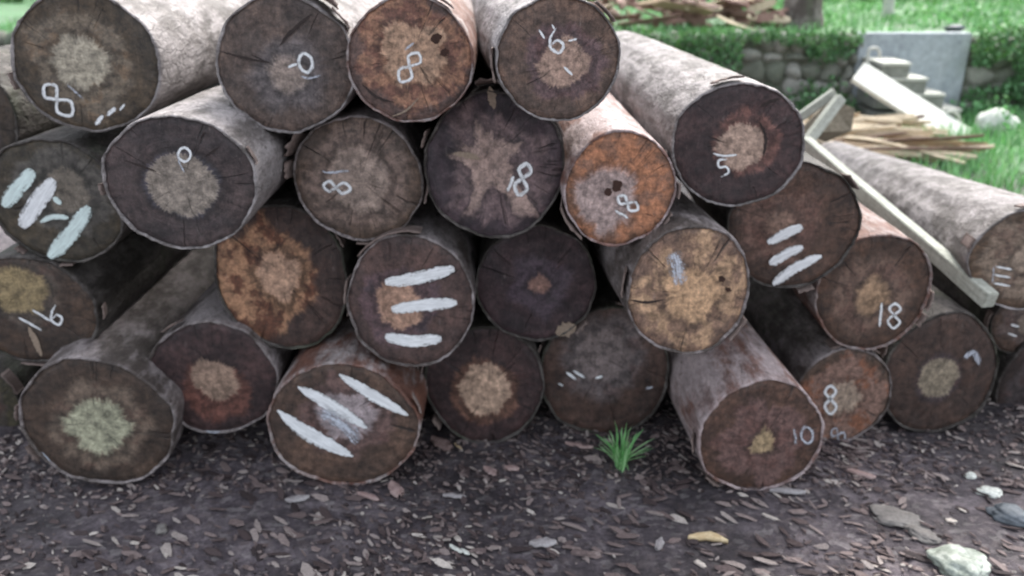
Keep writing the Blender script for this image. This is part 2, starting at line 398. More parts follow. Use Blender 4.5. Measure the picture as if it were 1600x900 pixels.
def outline(L, a):
    c, s = math.cos(a), math.sin(a); sd = L.seed
    return 1 + .060 * nz(c * .9 + sd, s * .9, 1) + .034 * nz(c * 2.6 + sd, s * 2.6, 5) + .012 * nz(c * 9 + sd, s * 9, 9) + .008 * nz(c * 24 + sd, s * 24, 3)
def make_log(i, px, Y, label, facekw, bark=BK_MIX, length=2.2, ax=0, az=0, tilt=(0, 0), taper=.05, group='logs stacked in the pile'):
    L = Log(); cx, cy, rx, ry = px; L.seed = i * 3.37
    l = atY(cx - rx, cy, Y); r = atY(cx + rx, cy, Y); t = atY(cx, cy - ry, Y); b = atY(cx, cy + ry, Y)
    L.c = ((l.x + r.x) / 2, Y, (t.z + b.z) / 2); L.rx = (r.x - l.x) / 2; L.rz = (t.z - b.z) / 2
    L.tx, L.tz = tilt
    root = empty('log', (L.c[0], Y, L.c[2] - L.rz), label, 'log', group); L.root = root
    NS = 96; cl = (0, 0, L.rz)
    # bark: inner lip -> rim -> body -> back cap
    V = []; Fc = []
    prof = [(.970, .012, 0), (.972, -.002, 0), (.990, -.004, 0), (1.0, .006, .3)]
    k = 40
    rows = []
    for s_, y, w_ in prof: rows.append((s_, y, w_))
    for q in range(1, k + 1):
        y = .004 + (length - .004) * (q / k) ** 1.25
        rows.append((1 - taper * y, y, 1))
    for ri, (s_, y, w_) in enumerate(rows):
        for j in range(NS):
            a = j / NS * 2 * math.pi; ca, sa = math.cos(a), math.sin(a); o_ = outline(L, a)
            rr = s_ * o_
            if w_: rr += w_ * (.018 * nz(ca * 2 + L.seed, sa * 2, y * 1.6) + .012 * nz(ca * 6 + L.seed, sa * 6, y * 6) + .006 * nz(ca * 18, sa * 18, y * 14 + L.seed))
            elif s_ < .98: rr += -.008 + .022 * nz(ca * 3.5 + L.seed, sa * 3.5, 2) + .014 * nz(ca * 13 + L.seed, sa * 13, 5)
            else: rr += .014 * nz(ca * 14 + L.seed, sa * 14, s_ * 20)
            x = L.rx * rr * ca + ax * y; z = L.rz * rr * sa + az * y
            yy = y + (L.tx * x + L.tz * z) * max(0, 1 - y / .5) + (0 if w_ == 1 else .004 * nz(ca * 11, sa * 11, L.seed))
            V.append((x, yy, z))
    for q in range(len(rows) - 1):
        for j in range(NS):
            a = q * NS + j; b_ = q * NS + (j + 1) % NS; Fc.append((a, a + NS, b_ + NS, b_))
    V.append((ax * length, length, az * length)); e = len(V) - 1; q = (len(rows) - 1) * NS
    for j in range(NS): Fc.append((q + j, e, q + (j + 1) % NS))
    bk = link('bark', mesh(V, Fc), bark, root, cl)
    # sawn face
    V = []; U = []; Fc = []; NR = 16
    for q in range(NR):
        s_ = .972 * (q + 1) / NR
        for j in range(NS):
            a = j / NS * 2 * math.pi; ca, sa = math.cos(a), math.sin(a); rr = s_ * (1 + (outline(L, a) - 1) * s_)
            x = L.rx * rr * ca; z = L.rz * rr * sa
            y = .0012 * nz(x * 30 + L.seed, z * 30, 0) + .0015 * nz(x * 9, z * 9, L.seed)
            if q == NR - 1: y += .006
            V.append((x, y + L.tx * x + L.tz * z, z)); U.append((x / L.rx, z / L.rz))
    V.append((0, 0, 0)); U.append((0, 0)); e = len(V) - 1
    for q in range(NR - 1):
        for j in range(NS):
            a = q * NS + j; b_ = q * NS + (j + 1) % NS; Fc.append((a, b_, b_ + NS, a + NS)[::-1])
    for j in range(NS): Fc.append((e, (j + 1) % NS, j)[::-1])
    me = mesh(V, Fc); uvl = me.uv_layers.new(name='UVMap')
    for lp in me.loops: uvl.data[lp.index].uv = U[lp.vertex_index]
    fr = random.Random(i * 7); L.later = [(fr.uniform(0, 360), fr.uniform(.03, .08), fr.uniform(.03, .07), fr.uniform(.02, .06)) for _ in range(2)]
    facekw = dict(facekw); facekw.setdefault('seed', i * .73); facekw.setdefault('sawang', i * 1.1)
    L.face = link('cut_face', me, m_face(i, **facekw), root, cl)
    for q in L.later: flake(L, *q)
    return L
def flake(L, ang, w, ln, out, label='loose strip of bark'):
    """a torn piece of bark standing off the rim at angle ang (deg)"""
    V = []; Fc = []; sd = R.random() * 40; a0 = math.radians(ang); A = w / L.rx
    NU, NV = 9, 7
    for side in (0, 1):
        for u in range(NU):
            for q in range(NV):
                a = a0 + (u / (NU - 1) - .5) * A; y = -ln * .12 + ln * q / (NV - 1)
                y += .25 * ln * nz(u * .7 + sd, 0, 0) if q == 0 else 0
                rr = 1.02 + out * (1 - q / (NV - 1)) ** 1.5 * (1 + .5 * nz(u * .5 + sd, q, 0)) + side * .022
                V.append((L.rx * rr * math.cos(a) , y, L.rz * rr * math.sin(a)))
    for side in (0, 1):
        for u in range(NU - 1):
            for q in range(NV - 1):
                a = side * NU * NV + u * NV + q; ff = (a, a + 1, a + NV + 1, a + NV); Fc.append(ff if side == 0 else ff[::-1])
    M = NU * NV
    for u in range(NU - 1):
        for q in (0, NV - 1):
            a = u * NV + q; Fc.append((a, a + NV, a + NV + M, a + M))
    for q in range(NV - 1):
        for u in (0, NU - 1):
            a = u * NV + q; Fc.append((a, a + 1, a + 1 + M, a + M))
    link('loose_bark', mesh(V, Fc), LOOSE, L.root, (0, 0, L.rz))

def K(outer, mid, core, rc, rm, **a):
    t = lambda q, k: (q[0] * k * .95, q[1] * k * .90, q[2] * k * 1.02)
    return dict(outer=(outer[0] * .70 + .006, outer[1] * .61, outer[2] * .50), mid=t(mid, 1.2), core=t(core, 1.5), rc=rc, rm=rm, **a)
# --- top row
L = make_log(1, (133, 97, 116, 112), 2.45, 'thick upper left corner log, greenish brown end, tilted white 8 low on its left',
    K((.055, .055, .045), (.15, .125, .08), (.30, .28, .19), .38, .68, c=(-.07, .06), patch=(.22, .13, .07), pa=.5), BK_PALE, 2.6, tilt=(.03, 0))
number(L, '8', 92, 156, 62, 34, 42, 6.5)
marks(L, [([(150, 195), (162, 180)], 9, False), ([(168, 180), (182, 168)], 9, False), ([(188, 172), (196, 162)], 5, False)], P_CHALK)
stripe(L, [(104, 130), (132, 155)], 4, P_WORN, name='chalk_line')
L = make_log(2, (447, 98, 109, 108), 2.337, 'grey top row log end left of the orange one, small chalk ring right of centre',
    K((.085, .08, .085), (.13, .115, .10), (.24, .20, .15), .26, .52, c=(.02, -.15), patch=(.07, .06, .06), soft=.12), BK_PALE, 2.3, tilt=(0, .03))
number(L, '0', 478, 98, 30, 26, 10, 6.5)
marks(L, [([(450, 105), (466, 99)], 6, False)], P_CHALK); marks(L, [([(470, 118), (482, 122), (502, 117)], 5, False)], P_WORN)
crack(L, [(345, 80), (390, 92), (425, 98)], 4); crack(L, [(437, 72), (455, 50), (487, 22)], 6)
flake(L, 62, .10, .12, .16)
L = make_log(3, (640, 92, 101, 101), 2.217, 'wet orange brown top row log end with a worn chalk 8 at its centre',
    K((.10, .08, .085), (.30, .165, .09), (.36, .24, .14), .48, .90, c=(.05, .1), patch=(.14, .06, .045), pa=.8, rag=.6, pth=.46), BK_RED, 2.2, tilt=(-.03, 0))
number(L, '8', 640, 105, 52, 30, -32, 6, P_CHALK); stripe(L, [(632, 78), (648, 66)], 5, P_WORN, name='chalk_line')
knot(L, 682, 60, 8); knot(L, 694, 82, 6); crack(L, [(612, 182), (635, 172), (655, 152)], 3, PALECRACK)
crack(L, [(565, 130), (590, 152), (618, 160)], 4)
L = make_log(4, (873, 90, 98, 99), 2.094, 'top row log end with tan heart in purple brown ring, chalk 6 above centre',
    K((.13, .105, .10), (.13, .085, .075), (.31, .22, .15), .40, .62, c=(.10, -.05), rag=.45), BK_PALE, 2.4, ax=-.13, tilt=(.04, 0))
number(L, '6', 868, 64, 38, 28, 18, 6)
marks(L, [([(842, 46), (851, 60)], 5, False), ([(862, 38), (868, 48)], 4, False), ([(888, 64), (902, 60)], 5, False)]); stripe(L, [(881, 104), (894, 117)], 4, name='chalk_line')
flake(L, 185, .08, .1, .05)
L = make_log(5, (1153, 225, 104, 98), 2.278, 'long pale barked log ending the top row at right, ringed tan heart marked 15',
    K((.045, .036, .045), (.17, .085, .06), (.34, .25, .17), .36, .50, c=(.07, -.02), c2=(.12, .05), patch=(.06, .03, .03), pa=.6, rag=.35, soft=.04), BK_PALE, 1.75, ax=-.06, tilt=(-.05, .02))
marks(L, [([(1113, 239), (1130, 243), (1152, 241)], 4.5, False)]); number(L, '5', 1130, 262, 26, 22, 10, 5)
crack(L, [(1186, 168), (1204, 158), (1220, 154)], 5); crack(L, [(1186, 190), (1196, 215), (1192, 245)], 5)
# --- second row
L = make_log(6, (85, 312, 108, 97), 2.431, 'green tinged log end at the left edge with three broad slanting pale stripes',
    K((.05, .055, .045), (.085, .08, .06), (.13, .115, .08), .35, .7, c=(.2, .15), patch=(.05, .05, .04)), BK_DARK, 2.3)
stripe(L, [(54, 266), (30, 292), (6, 322)], 24, P_TINT); stripe(L, [(86, 280), (62, 312), (34, 354)], 26, P_FRESH); stripe(L, [(140, 322), (118, 356), (78, 402)], 24, P_TINT)
stripe(L, [(84, 308), (97, 318)], 8, P_TINT); stripe(L, [(64, 346), (84, 338), (108, 340)], 8, P_TINT)
L = make_log(7, (283, 285, 119, 104), 2.101, 'blue grey log end with round olive heart and small chalk loop, upper left of pile',
    K((.05, .05, .062), (.07, .065, .07), (.21, .185, .135), .46, .5, c=(.0, .0), rag=.22, soft=.03, patch=(.05, .05, .06)), BK_PALE, 2.4, tilt=(.04, .02))
number(L, '0', 289, 241, 22, 24, 0, 5.5); marks(L, [([(277, 238), (282, 255), (290, 270)], 4, False)], P_WORN)
crack(L, [(195, 250), (230, 262), (245, 268)], 3); crack(L, [(320, 245), (345, 228)], 3)
L = make_log(8, (560, 278, 102, 97), 2.367, 'tan brown log end below the wet orange one with a sideways chalk 8',
    K((.085, .075, .07), (.19, .14, .10), (.25, .20, .145), .45, .86, rag=.5, soft=.12, patch=(.10, .075, .06), pa=.7), BK_MIX, 2.2, tilt=(0, .03))
number(L, '8', 527, 292, 42, 22, 82, 6.5); stripe(L, [(503, 264), (512, 269), (548, 266)], 5, P_WORN, name='chalk_line')
flake(L, 150, .07, .10, .12); flake(L, 172, .05, .06, .09)
L = make_log(9, (773, 255, 109, 116), 2.317, 'log end with pale star shaped heart in blue black wood, marked 18',
    K((.034, .034, .052), (.14, .10, .088), (.27, .20, .15), .36, .74, c=(-.06, .08), c2=(.05, -.1), rag=.85, soft=.09, patch=(.08, .05, .055), pa=.7, star=(math.radians(96), .82)), BK_DARK, 2.3, tilt=(-.02, .03))
number(L, '8', 817, 280, 50, 27, -14, 7.5); number(L, '1', 798, 287, 26, 20, -22, 7)
crack(L, [(772, 170), (768, 150), (765, 135)], 12, PALECRACK, 'pale_split'); crack(L, [(708, 240), (730, 242), (750, 248)], 10, PALECRACK, 'pale_split')
flake(L, 95, .06, .08, .10)
L = make_log(10, (968, 293, 88, 89), 2.227, 'smaller bright orange log end with a dark heart shaped knot above a chalk 81',
    K((.15, .10, .08), (.40, .185, .085), (.33, .26, .21), .52, .93, c=(-.25, -.2), c2=(.03, 0), rag=.6, soft=.14, patch=(.20, .12, .09), pa=.6), BK_PINK, 2.2, ax=-.03, tilt=(.02, 0))
number(L, '8', 981, 317, 36, 20, 58, 5.5); number(L, '1', 971, 334, 24, 20, 62, 5.5); knot(L, 964, 290, 9); knot(L, 950, 300, 6)
flake(L, 215, .10, .12, .06)
L = make_log(11, (1240, 352, 103, 99), 2.442, 'brown log end below the ringed 15 log with three short slanting white stripes',
    K((.065, .05, .045), (.15, .09, .06), (.20, .13, .085), .2, .6, c=(-.2, .05), rag=.5, soft=.12), BK_DARK, 2.2, tilt=(-.03, 0))
stripe(L, [(1253, 353), (1228, 364), (1199, 379)], 14); stripe(L, [(1254, 385), (1228, 396), (1202, 412)], 14); stripe(L, [(1283, 399), (1245, 416), (1207, 444)], 14)
# --- third row
L = make_log(12, (45, 482, 109, 84), 2.415, 'dark log end cut by the left edge, yellowish heart and a chalk 116',
    K((.045, .04, .035), (.08, .065, .045), (.22, .175, .08), .42, .6, c=(-.1, .35), rag=.4, soft=.1), BK_DARK, 2.2)
number(L, '1', 48, 505, 42, 20, 62, 5); number(L, '1', 66, 492, 34, 20, 60, 5); number(L, '6', 88, 492, 30, 22, 20, 5.5)
crack(L, [(45, 510), (55, 530), (66, 556)], 10, PALECRACK, 'pale_split')
L = make_log(13, (440, 432, 105, 114), 2.433, 'yellow orange log end patched dark red, right of and below the blue grey log',
    K((.048, .04, .042), (.35, .20, .10), (.38, .25, .15), .30, .74, c=(-.05, .05), c2=(-.25, -.02), rag=.5, soft=.07, patch=(.12, .045, .025), pa=.95, pth=.46, ringk=.38), BK_DARK, 2.2)
L = make_log(14, (643, 470, 99, 104), 2.325, 'log end in the third row with three level white stripes one above another',
    K((.075, .06, .066), (.11, .07, .065), (.33, .21, .13), .34, .6, c=(-.2, -.05), rag=.5, patch=(.06, .045, .055), pa=.7), BK_MIX, 2.2, tilt=(0, .03))
stripe(L, [(602, 440), (650, 434), (710, 419)], 18); stripe(L, [(612, 483), (660, 476), (714, 472)], 18); stripe(L, [(602, 524), (640, 532), (690, 528)], 17)
flake(L, 100, .14, .06, .02)
L = make_log(15, (838, 443, 94, 91), 2.45, 'blue black log end with tiny brown heart under the star hearted log',
    K((.034, .030, .042), (.062, .045, .05), (.22, .13, .09), .17, .5, c=(.05, 0), rag=.7, soft=.08, patch=(.09, .07, .08)), BK_DARK, 2.2)
crack(L, [(868, 520), (880, 516), (900, 508)], 20, PALECRACK, 'pale_chip')
L = make_log(16, (1077, 452, 98, 102), 2.177, 'large golden tan log end right of centre with a faint bluish smear',
    K((.16, .125, .115), (.40, .27, .145), (.45, .30, .155), .42, .86, c=(.05, -.05), rag=.6, soft=.08, patch=(.17, .10, .075), pa=.75, pth=.46), BK_MIX, 2.3, ax=-.10, tilt=(.05, 0))
stripe(L, [(1048, 392), (1056, 412), (1062, 445)], 30, P_WORN, taper=.2, name='chalk_smear', label='faint bluish chalk smear'); knot(L, 1128, 435, 5); knot(L, 1138, 452, 4)
crack(L, [(985, 468), (1010, 472), (1035, 468)], 4)
L = make_log(17, (1365, 455, 89, 92), 2.507, 'brown log end beside the slanting timber with a neat chalk 18 low on its right',
    K((.065, .048, .04), (.15, .10, .065), (.30, .205, .11), .30, .66, c=(0, -.05), rag=.5, soft=.12), BK_RED, 2.2)
number(L, '18', 1386, 492, 38, 25, -5, 5)
# --- bottom row
L = make_log(18, (152, 660, 119, 98), 2.28, 'broad log end at lower left on the soil with a pale green heart',
    K((.052, .047, .043), (.15, .115, .075), (.29, .30, .185), .40, .62, c=(0, -.02), rag=.5, soft=.08), BK_MIX, 2.4, ax=-.10, tilt=(.05, .03))
stripe(L, [(66, 704), (82, 722)], 3, P_WORN, name='chalk_line')
L = make_log(19, (335, 590, 100, 88), 2.40, 'dark log end with small tan heart over rust, right of the green hearted log',
    K((.045, .036, .045), (.17, .075, .05), (.26, .185, .12), .36, .52, c=(0, -.02), c2=(0, -.25), rag=.45, soft=.06), BK_MIX, 2.2, tilt=(.03, 0))
stripe(L, [(322, 672), (334, 674), (346, 673)], 5, P_WORN, name='chalk_line')
L = make_log(20, (536, 662, 119, 94), 2.268, 'log end on the soil with three long white stripes running down to the right',
    K((.078, .063, .058), (.14, .09, .07), (.27, .235, .21), .38, .6, c=(.05, .15), rag=.6, soft=.08), BK_RED, 2.4, tilt=(.02, .04))
stripe(L, [(434, 640), (480, 675), (552, 712)], 21, taper=.85); stripe(L, [(466, 603), (520, 634), (574, 668)], 19, taper=.85); stripe(L, [(530, 584), (580, 615), (638, 648)], 17, taper=.85)
stripe(L, [(500, 640), (535, 660), (560, 690)], 26, P_WORN, taper=.3, name='chalk_smear')
L = make_log(21, (757, 600, 93, 93), 2.504, 'dark bottom row log end with clear round tan heart, right of the long striped one',
    K((.04, .032, .04), (.17, .09, .055), (.40, .29, .185), .42, .55, c=(.03, -.05), c2=(0, -.12), rag=.35, soft=.05), BK_DARK, 2.2)
flake(L, 170, .10, .10, .14)
L = make_log(22, (945, 580, 102, 99), 2.568, 'dull grey brown log end behind the green grass tuft',
    K((.055, .045, .045), (.13, .11, .095), (.15, .125, .105), .4, .62, c=(-.05, .25), rag=.35, soft=.12, patch=(.12, .06, .05)), BK_DARK, 2.2)
marks(L, [([(884, 580), (900, 592)], 5, False), ([(896, 578), (914, 590)], 5, False), ([(930, 590), (942, 587)], 5, False), ([(872, 598), (880, 602)], 4, False)]); stripe(L, [(1008, 606), (1020, 604)], 6, P_WORN, name='chalk_line')
L = make_log(23, (1190, 680, 100, 88), 2.224, 'pinkish barked log jutting out on the soil at lower right, small yellowish heart',
    K((.075, .055, .05), (.14, .085, .065), (.28, .215, .11), .22, .66, c=(.05, -.1), rag=.7, soft=.06), BK_PINK, 2.4, ax=-.07, tilt=(.06, 0))
number(L, '10', 1251, 680, 26, 22, 8, 6, P_WORN)
L = make_log(24, (1317, 618, 74, 75), 2.53, 'small rusty log end tucked behind the right of the jutting pinkish log',
    K((.075, .062, .055), (.22, .14, .095), (.30, .24, .16), .35, .86, rag=.8, soft=.1, patch=(.26, .10, .05), pa=.8), BK_MIX, 2.2)
number(L, '8', 1297, 624, 44, 24, 0, 6); number(L, '8', 1309, 678, 24, 20, 60, 5, P_WORN)
flake(L, 95, .10, .08, .05)
L = make_log(25, (1468, 583, 91, 94), 2.58, 'dark brown log end right of the small rusty one, small clear olive tan heart',
    K((.052, .043, .042), (.08, .06, .055), (.22, .19, .12), .33, .4, c=(0, -.05), rag=.25, soft=.04), BK_DARK, 2.2)
stripe(L, [(1505, 560), (1520, 550), (1530, 570)], 12, P_WORN, name='chalk_smear')
# --- behind and at the edges
L = make_log(27, (1607, 505, 60, 50), 2.80, 'small dark log end at the right edge below the foot of the slanting timber',
    K((.06, .048, .042), (.11, .085, .065), (.16, .13, .09), .3, .7), BK_DARK, 2.0)
number(L, '5', 1582, 466, 24, 18, 10, 4.5); marks(L, [([(1578, 506), (1592, 510)], 5, False), ([(1574, 520), (1588, 525)], 4, False)])
L = make_log(28, (1625, 600, 66, 78), 2.78, 'nearly hidden dark log on the ground at the right edge',
    K((.03, .025, .025), (.05, .04, .035), (.08, .06, .05), .3, .7), BK_DARK, 2.0)
L = make_log(29, (-32, 640, 66, 74), 2.62, 'dark log end mostly cut off by the left edge, beside the green hearted log',
    K((.04, .05, .035), (.06, .05, .035), (.09, .07, .05), .3, .7), BK_DARK, 2.0)
L = make_log(30, (-62, 185, 90, 98), 2.62, 'dark barked log at the left edge behind the thick 8 log',
    K((.045, .045, .04), (.06, .055, .05), (.09, .08, .06), .3, .7), BK_DARK, 2.3)
# big log behind at right
L = make_log(26, (1614, 403, 101, 80), 2.60, 'long thick pale grey log lying behind the slanting timber at right',
    K((.085, .07, .055), (.20, .155, .10), (.26, .21, .14), .3, .8, rag=.4), BK_PALE, 3.5, ax=.186, az=-.145, tilt=(-.03, 0), taper=.04, group=None)
number(L, 'E', 1566, 431, 26, 34, -10, 4.5); number(L, '1', 1551, 428, 26, 20, -4, 4, P_WORN)

# ------------------------------------------------------------------ slanting timber brace
WOOD_PALE = m_plain('weathered_pale_timber', [(.3, (.26, .27, .23)), (.55, (.38, .39, .335)), (.75, (.46, .465, .41))], 7, .75, .35, (1, 12, 12))
WOOD_BROWN = m_plain('brown_board', [(.3, (.14, .12, .085)), (.7, (.27, .23, .17))], 6, .8, .4, (1, 10, 10))
def beam(p0, p1, w, h, name, mat, parent=None, bev=.003, up=Vector((0, 0, 1)), base=None):
    base = base or Vector((0, 0, 0))
    p0 = Vector(p0) - base; p1 = Vector(p1) - base
    d = p1 - p0; ln = d.length; x = d.normalized(); y = up.cross(x).normalized(); z = x.cross(y)
    bm = bmesh.new(); bmesh.ops.create_cube(bm, size=1)
    for v_ in bm.verts: v_.co = Vector((v_.co.x * ln, v_.co.y * w, v_.co.z * h))
    bmesh.ops.bevel(bm, geom=bm.edges[:], offset=bev, segments=2, affect='EDGES')
    bmesh.ops.subdivide_edges(bm, edges=[e for e in bm.edges if abs((e.verts[0].co - e.verts[1].co).x) > ln * .5], cuts=10)
    for v_ in bm.verts:
        q = v_.co; v_.co = q + Vector((0, .002 * nz(q.x * 5, q.y * 40, 1) + .004 * nz(q.x * 1.5, 0, 0), .002 * nz(q.x * 6, q.z * 40, 4)))
    me = bpy.data.meshes.new(name); bm.to_mesh(me); bm.free()
    o = link(name, me, mat, parent, (p0 + p1) / 2, smooth=False)
    o.rotation_euler = Matrix((x, y, z)).transposed().to_euler()
    return o
A = atY(1548, 470, 2.52); B = atY(1258, 222, 3.75)
top = atY(1313, 153, 3.9); lft = atY(1238, 192, 3.95)
root = empty('timber_brace', A, 'slanting pale squared timber with short crossed end pieces leaning over the logs', 'timber brace')
beam(A, B, .045, .055, 'long_timber', WOOD_PALE, root, base=A)
beam(B + Vector((.02, .02, .0)), top, .045, .045, 'short_timber', WOOD_PALE, root, base=A, up=Vector((0, 1, 0)))
beam(lft, top + Vector((-.01, .05, .02)), .04, .035, 'short_timber', WOOD_PALE, root, base=A, up=Vector((0, 1, 0)))
V = [B + Vector((.02, .12, .02)), top + Vector((.0, .12, -.02)), atY(1336, 170, 4.05), atY(1330, 205, 4.05), atY(1290, 222, 4.05)]
V = [p - A for p in V]; V2 = [p + Vector((0, .03, 0)) for p in V]; k = len(V)
link('board', mesh(V + V2, [tuple(range(k))[::-1], tuple(range(k, 2 * k))] + [(i, (i + 1) % k, (i + 1) % k + k, i + k) for i in range(k)]), WOOD_BROWN, root, smooth=False)

# ------------------------------------------------------------------ things on the soil
def rock(loc, sx, sy, sz, name, mat, label, cat, rot=0, seed=1.0, lump=.35, sub=4, sink=.55):
    bm = bmesh.new(); bmesh.ops.create_icosphere(bm, subdivisions=sub, radius=1)
    for v_ in bm.verts:
        p = v_.co.copy(); k_ = 1 + lump * nz(p.x * 1.1 + seed, p.y * 1.1, p.z * 1.1) + lump * .55 * nz(p.x * 3 + seed, p.y * 3, p.z * 3) + lump * .12 * nz(p.x * 9, p.y * 9, p.z * 9 + seed)
        v_.co = Vector((p.x * k_ * sx, p.y * k_ * sy, p.z * k_ * sz + sz * (1 - sink)))
    me = bpy.data.meshes.new(name); bm.to_mesh(me); bm.free()
    o = link(name, me, mat); o.location = loc; o.rotation_euler = (0, 0, rot)
    return tag(o, label, cat)
ST_GREY = m_plain('grey_stone', [(.3, (.11, .10, .095)), (.7, (.23, .215, .20))], 14, .8, .5)
ST_WHITE = m_plain('white_stone', [(.3, (.48, .50, .45)), (.7, (.72, .74, .68))], 12, .6, .4)
ST_GREEN = m_plain('pale_greenish_stone', [(.3, (.13, .15, .125)), (.5, (.25, .28, .24)), (.7, (.52, .56, .50))], 22, .35, .5)
ST_BLUE = m_plain('dark_blue_grey_stone', [(.3, (.06, .07, .08)), (.7, (.16, .18, .20))], 16, .6, .5)
YCHIP = m_plain('fresh_yellow_wood', [(.3, (.42, .30, .16)), (.7, (.66, .54, .34))], 40, .7, .5)
BFLK = m_plain('brown_bark_flake', [(.3, (.12, .08, .07)), (.7, (.28, .20, .185))], 40, .85, .7)
PFLK = m_plain('pinkish_bark_flake', [(.3, (.22, .14, .125)), (.7, (.42, .32, .30))], 40, .85, .7)
GFLK = m_plain('grey_bark_flake', [(.3, (.20, .18, .18)), (.7, (.40, .38, .38))], 40, .85, .7)
def onground(px, py):
    p = atZ(px, py, .005); p.z = gz(p.x, p.y); return p
rock(onground(1405, 812), .080, .045, .014, 'flat_stone', ST_GREY, 'flat oval grey stone on the soil at lower right', 'stone', -.45, 3)
rock(onground(1545, 772), .036, .026, .013, 'white_stone', ST_WHITE, 'white stone on the soil at the right below the bottom row', 'stone', -.3, 5)
rock(onground(1515, 745), .016, .014, .012, 'white_pebble', ST_WHITE, 'tiny white pebble just up and left of the white stone', 'pebble', 0, 8)
rock(onground(1498, 885), .075, .062, .024, 'glossy_stone', ST_GREEN, 'round pale greenish stone at the bottom edge near the right corner', 'stone', 0, 6, .38)
rock(onground(1578, 812), .062, .040, .024, 'dark_stone', ST_BLUE, 'dark blue grey stone at the right edge below the white stone', 'stone', -.5, 9)
rock(onground(1440, 838), .050, .028, .014, 'long_stone', ST_GREY, 'low grey stone touching the lower right of the flat oval stone', 'stone', -.8, 12)
rock(onground(252, 824), .016, .022, .014, 'pebble', ST_GREY, 'single oval grey pebble on the soil at lower left', 'pebble', 0, 15)
def curl(px, py, ln, wd, th, rot, bend, mat, label, name='bark_flake', cat='bark flake', up=.3, seed=1.0):
    """an irregular curled chip with real thickness"""
    V = []; NU, NV = 16, 6
    for s_ in (0, 1):
        for u in range(NU):
            t = u / (NU - 1) * 2 - 1
            wloc = wd * (1 - abs(t) ** 3 * .75) * (1 + .35 * nz(t * 2 + seed, 0, 0))
            for q in range(NV):
                w_ = (q / (NV - 1) * 2 - 1)
                x = t * ln / 2; y = w_ * wloc / 2 + bend * ln * (1 - t * t) + .12 * wd * nz(t * 4, w_ * 2, seed)
                z = up * wd * (1 - w_ * w_) * .5 + .06 * ln * (nz(t * 1.5, seed, 0) + .3) + s_ * th + .15 * th * nz(t * 6, w_ * 4, seed)
                V.append((x, y, z))
    Fc = []; M = NU * NV
    for s_ in (0, 1):
        for u in range(NU - 1):
            for q in range(NV - 1):
                a = s_ * M + u * NV + q; ff = (a, a + NV, a + NV + 1, a + 1); Fc.append(ff if s_ else ff[::-1])
    for u in range(NU - 1):
        for q in (0, NV - 1):
            a = u * NV + q; Fc.append((a, a + NV, a + NV + M, a + M))
    for q in range(NV - 1):
        for u in (0, NU - 1):
            a = u * NV + q; Fc.append((a, a + 1, a + 1 + M, a + M))
    o = link(name, mesh(V, Fc), mat); p = onground(px, py); p.z += .004; o.location = p; o.rotation_euler = (0, 0, rot)
    return tag(o, label, cat)
curl(1106, 845, .115, .030, .010, -.10, .16, YCHIP, 'curved pale yellow wood chip on the soil below the jutting pinkish log', 'wood_chip', 'wood chip', seed=3)
curl(618, 768, .075, .042, .006, -1.1, .05, PFLK, 'upright looking pinkish bark flake below the diagonal striped log', seed=5, up=.7)
curl(575, 778, .085, .020, .006, -.5, .05, PFLK, 'narrow pinkish bark sliver left of the pinkish flake', seed=7)
curl(465, 782, .075, .030, .006, .25, .02, GFLK, 'grey bark flake on the soil below the left end of the diagonal striped log', seed=9)
curl(848, 852, .080, .036, .006, .12, .02, GFLK, 'wide grey bark flake near the bottom edge at centre', seed=11)
curl(712, 858, .050, .013, .005, -.75, .0, ST_WHITE, 'thin white wood splinter near the bottom edge left of centre', 'wood_splinter', 'splinter', seed=13)
curl(727, 862, .036, .013, .005, -.75, .0, ST_WHITE, 'shorter white splinter just right of the thin white one', 'wood_splinter', 'splinter', seed=14)
curl(690, 698, .10, .045, .008, -.75, .08, BFLK, 'curved brown bark piece on the soil under the round tan hearted log', seed=17, up=.6)
curl(716, 700, .045, .008, .004, -.9, .0, YCHIP, 'thin pale yellow twig beside the curved brown bark piece', 'twig', 'twig', seed=19)
curl(765, 738, .060, .030, .006, -.9, .1, PFLK, 'reddish bark flake halfway between the tan hearted log and the bottom edge', seed=21)
curl(710, 778, .075, .018, .006, -.15, .0, GFLK, 'long grey bark sliver right of the pinkish flake', seed=23)
curl(800, 732, .05, .028, .006, -.2, .0, PFLK, 'small pinkish flake below the round tan hearted log', seed=25)
curl(1230, 772, .11, .026, .008, -.15, .02, GFLK, 'long grey bark strip against the front of the jutting pinkish log', seed=27)
curl(1030, 852, .06, .022, .006, 1.2, .0, GFLK, 'grey bark sliver left of the curved yellow wood chip', seed=29)
curl(905, 700, .10, .022, .006, -.3, .05, PFLK, 'pinkish bark strip left of the grass tuft', seed=31)
curl(1345, 745, .09, .028, .006, -.6, .03, PFLK, 'reddish bark strip right of the jutting pinkish log', seed=33)

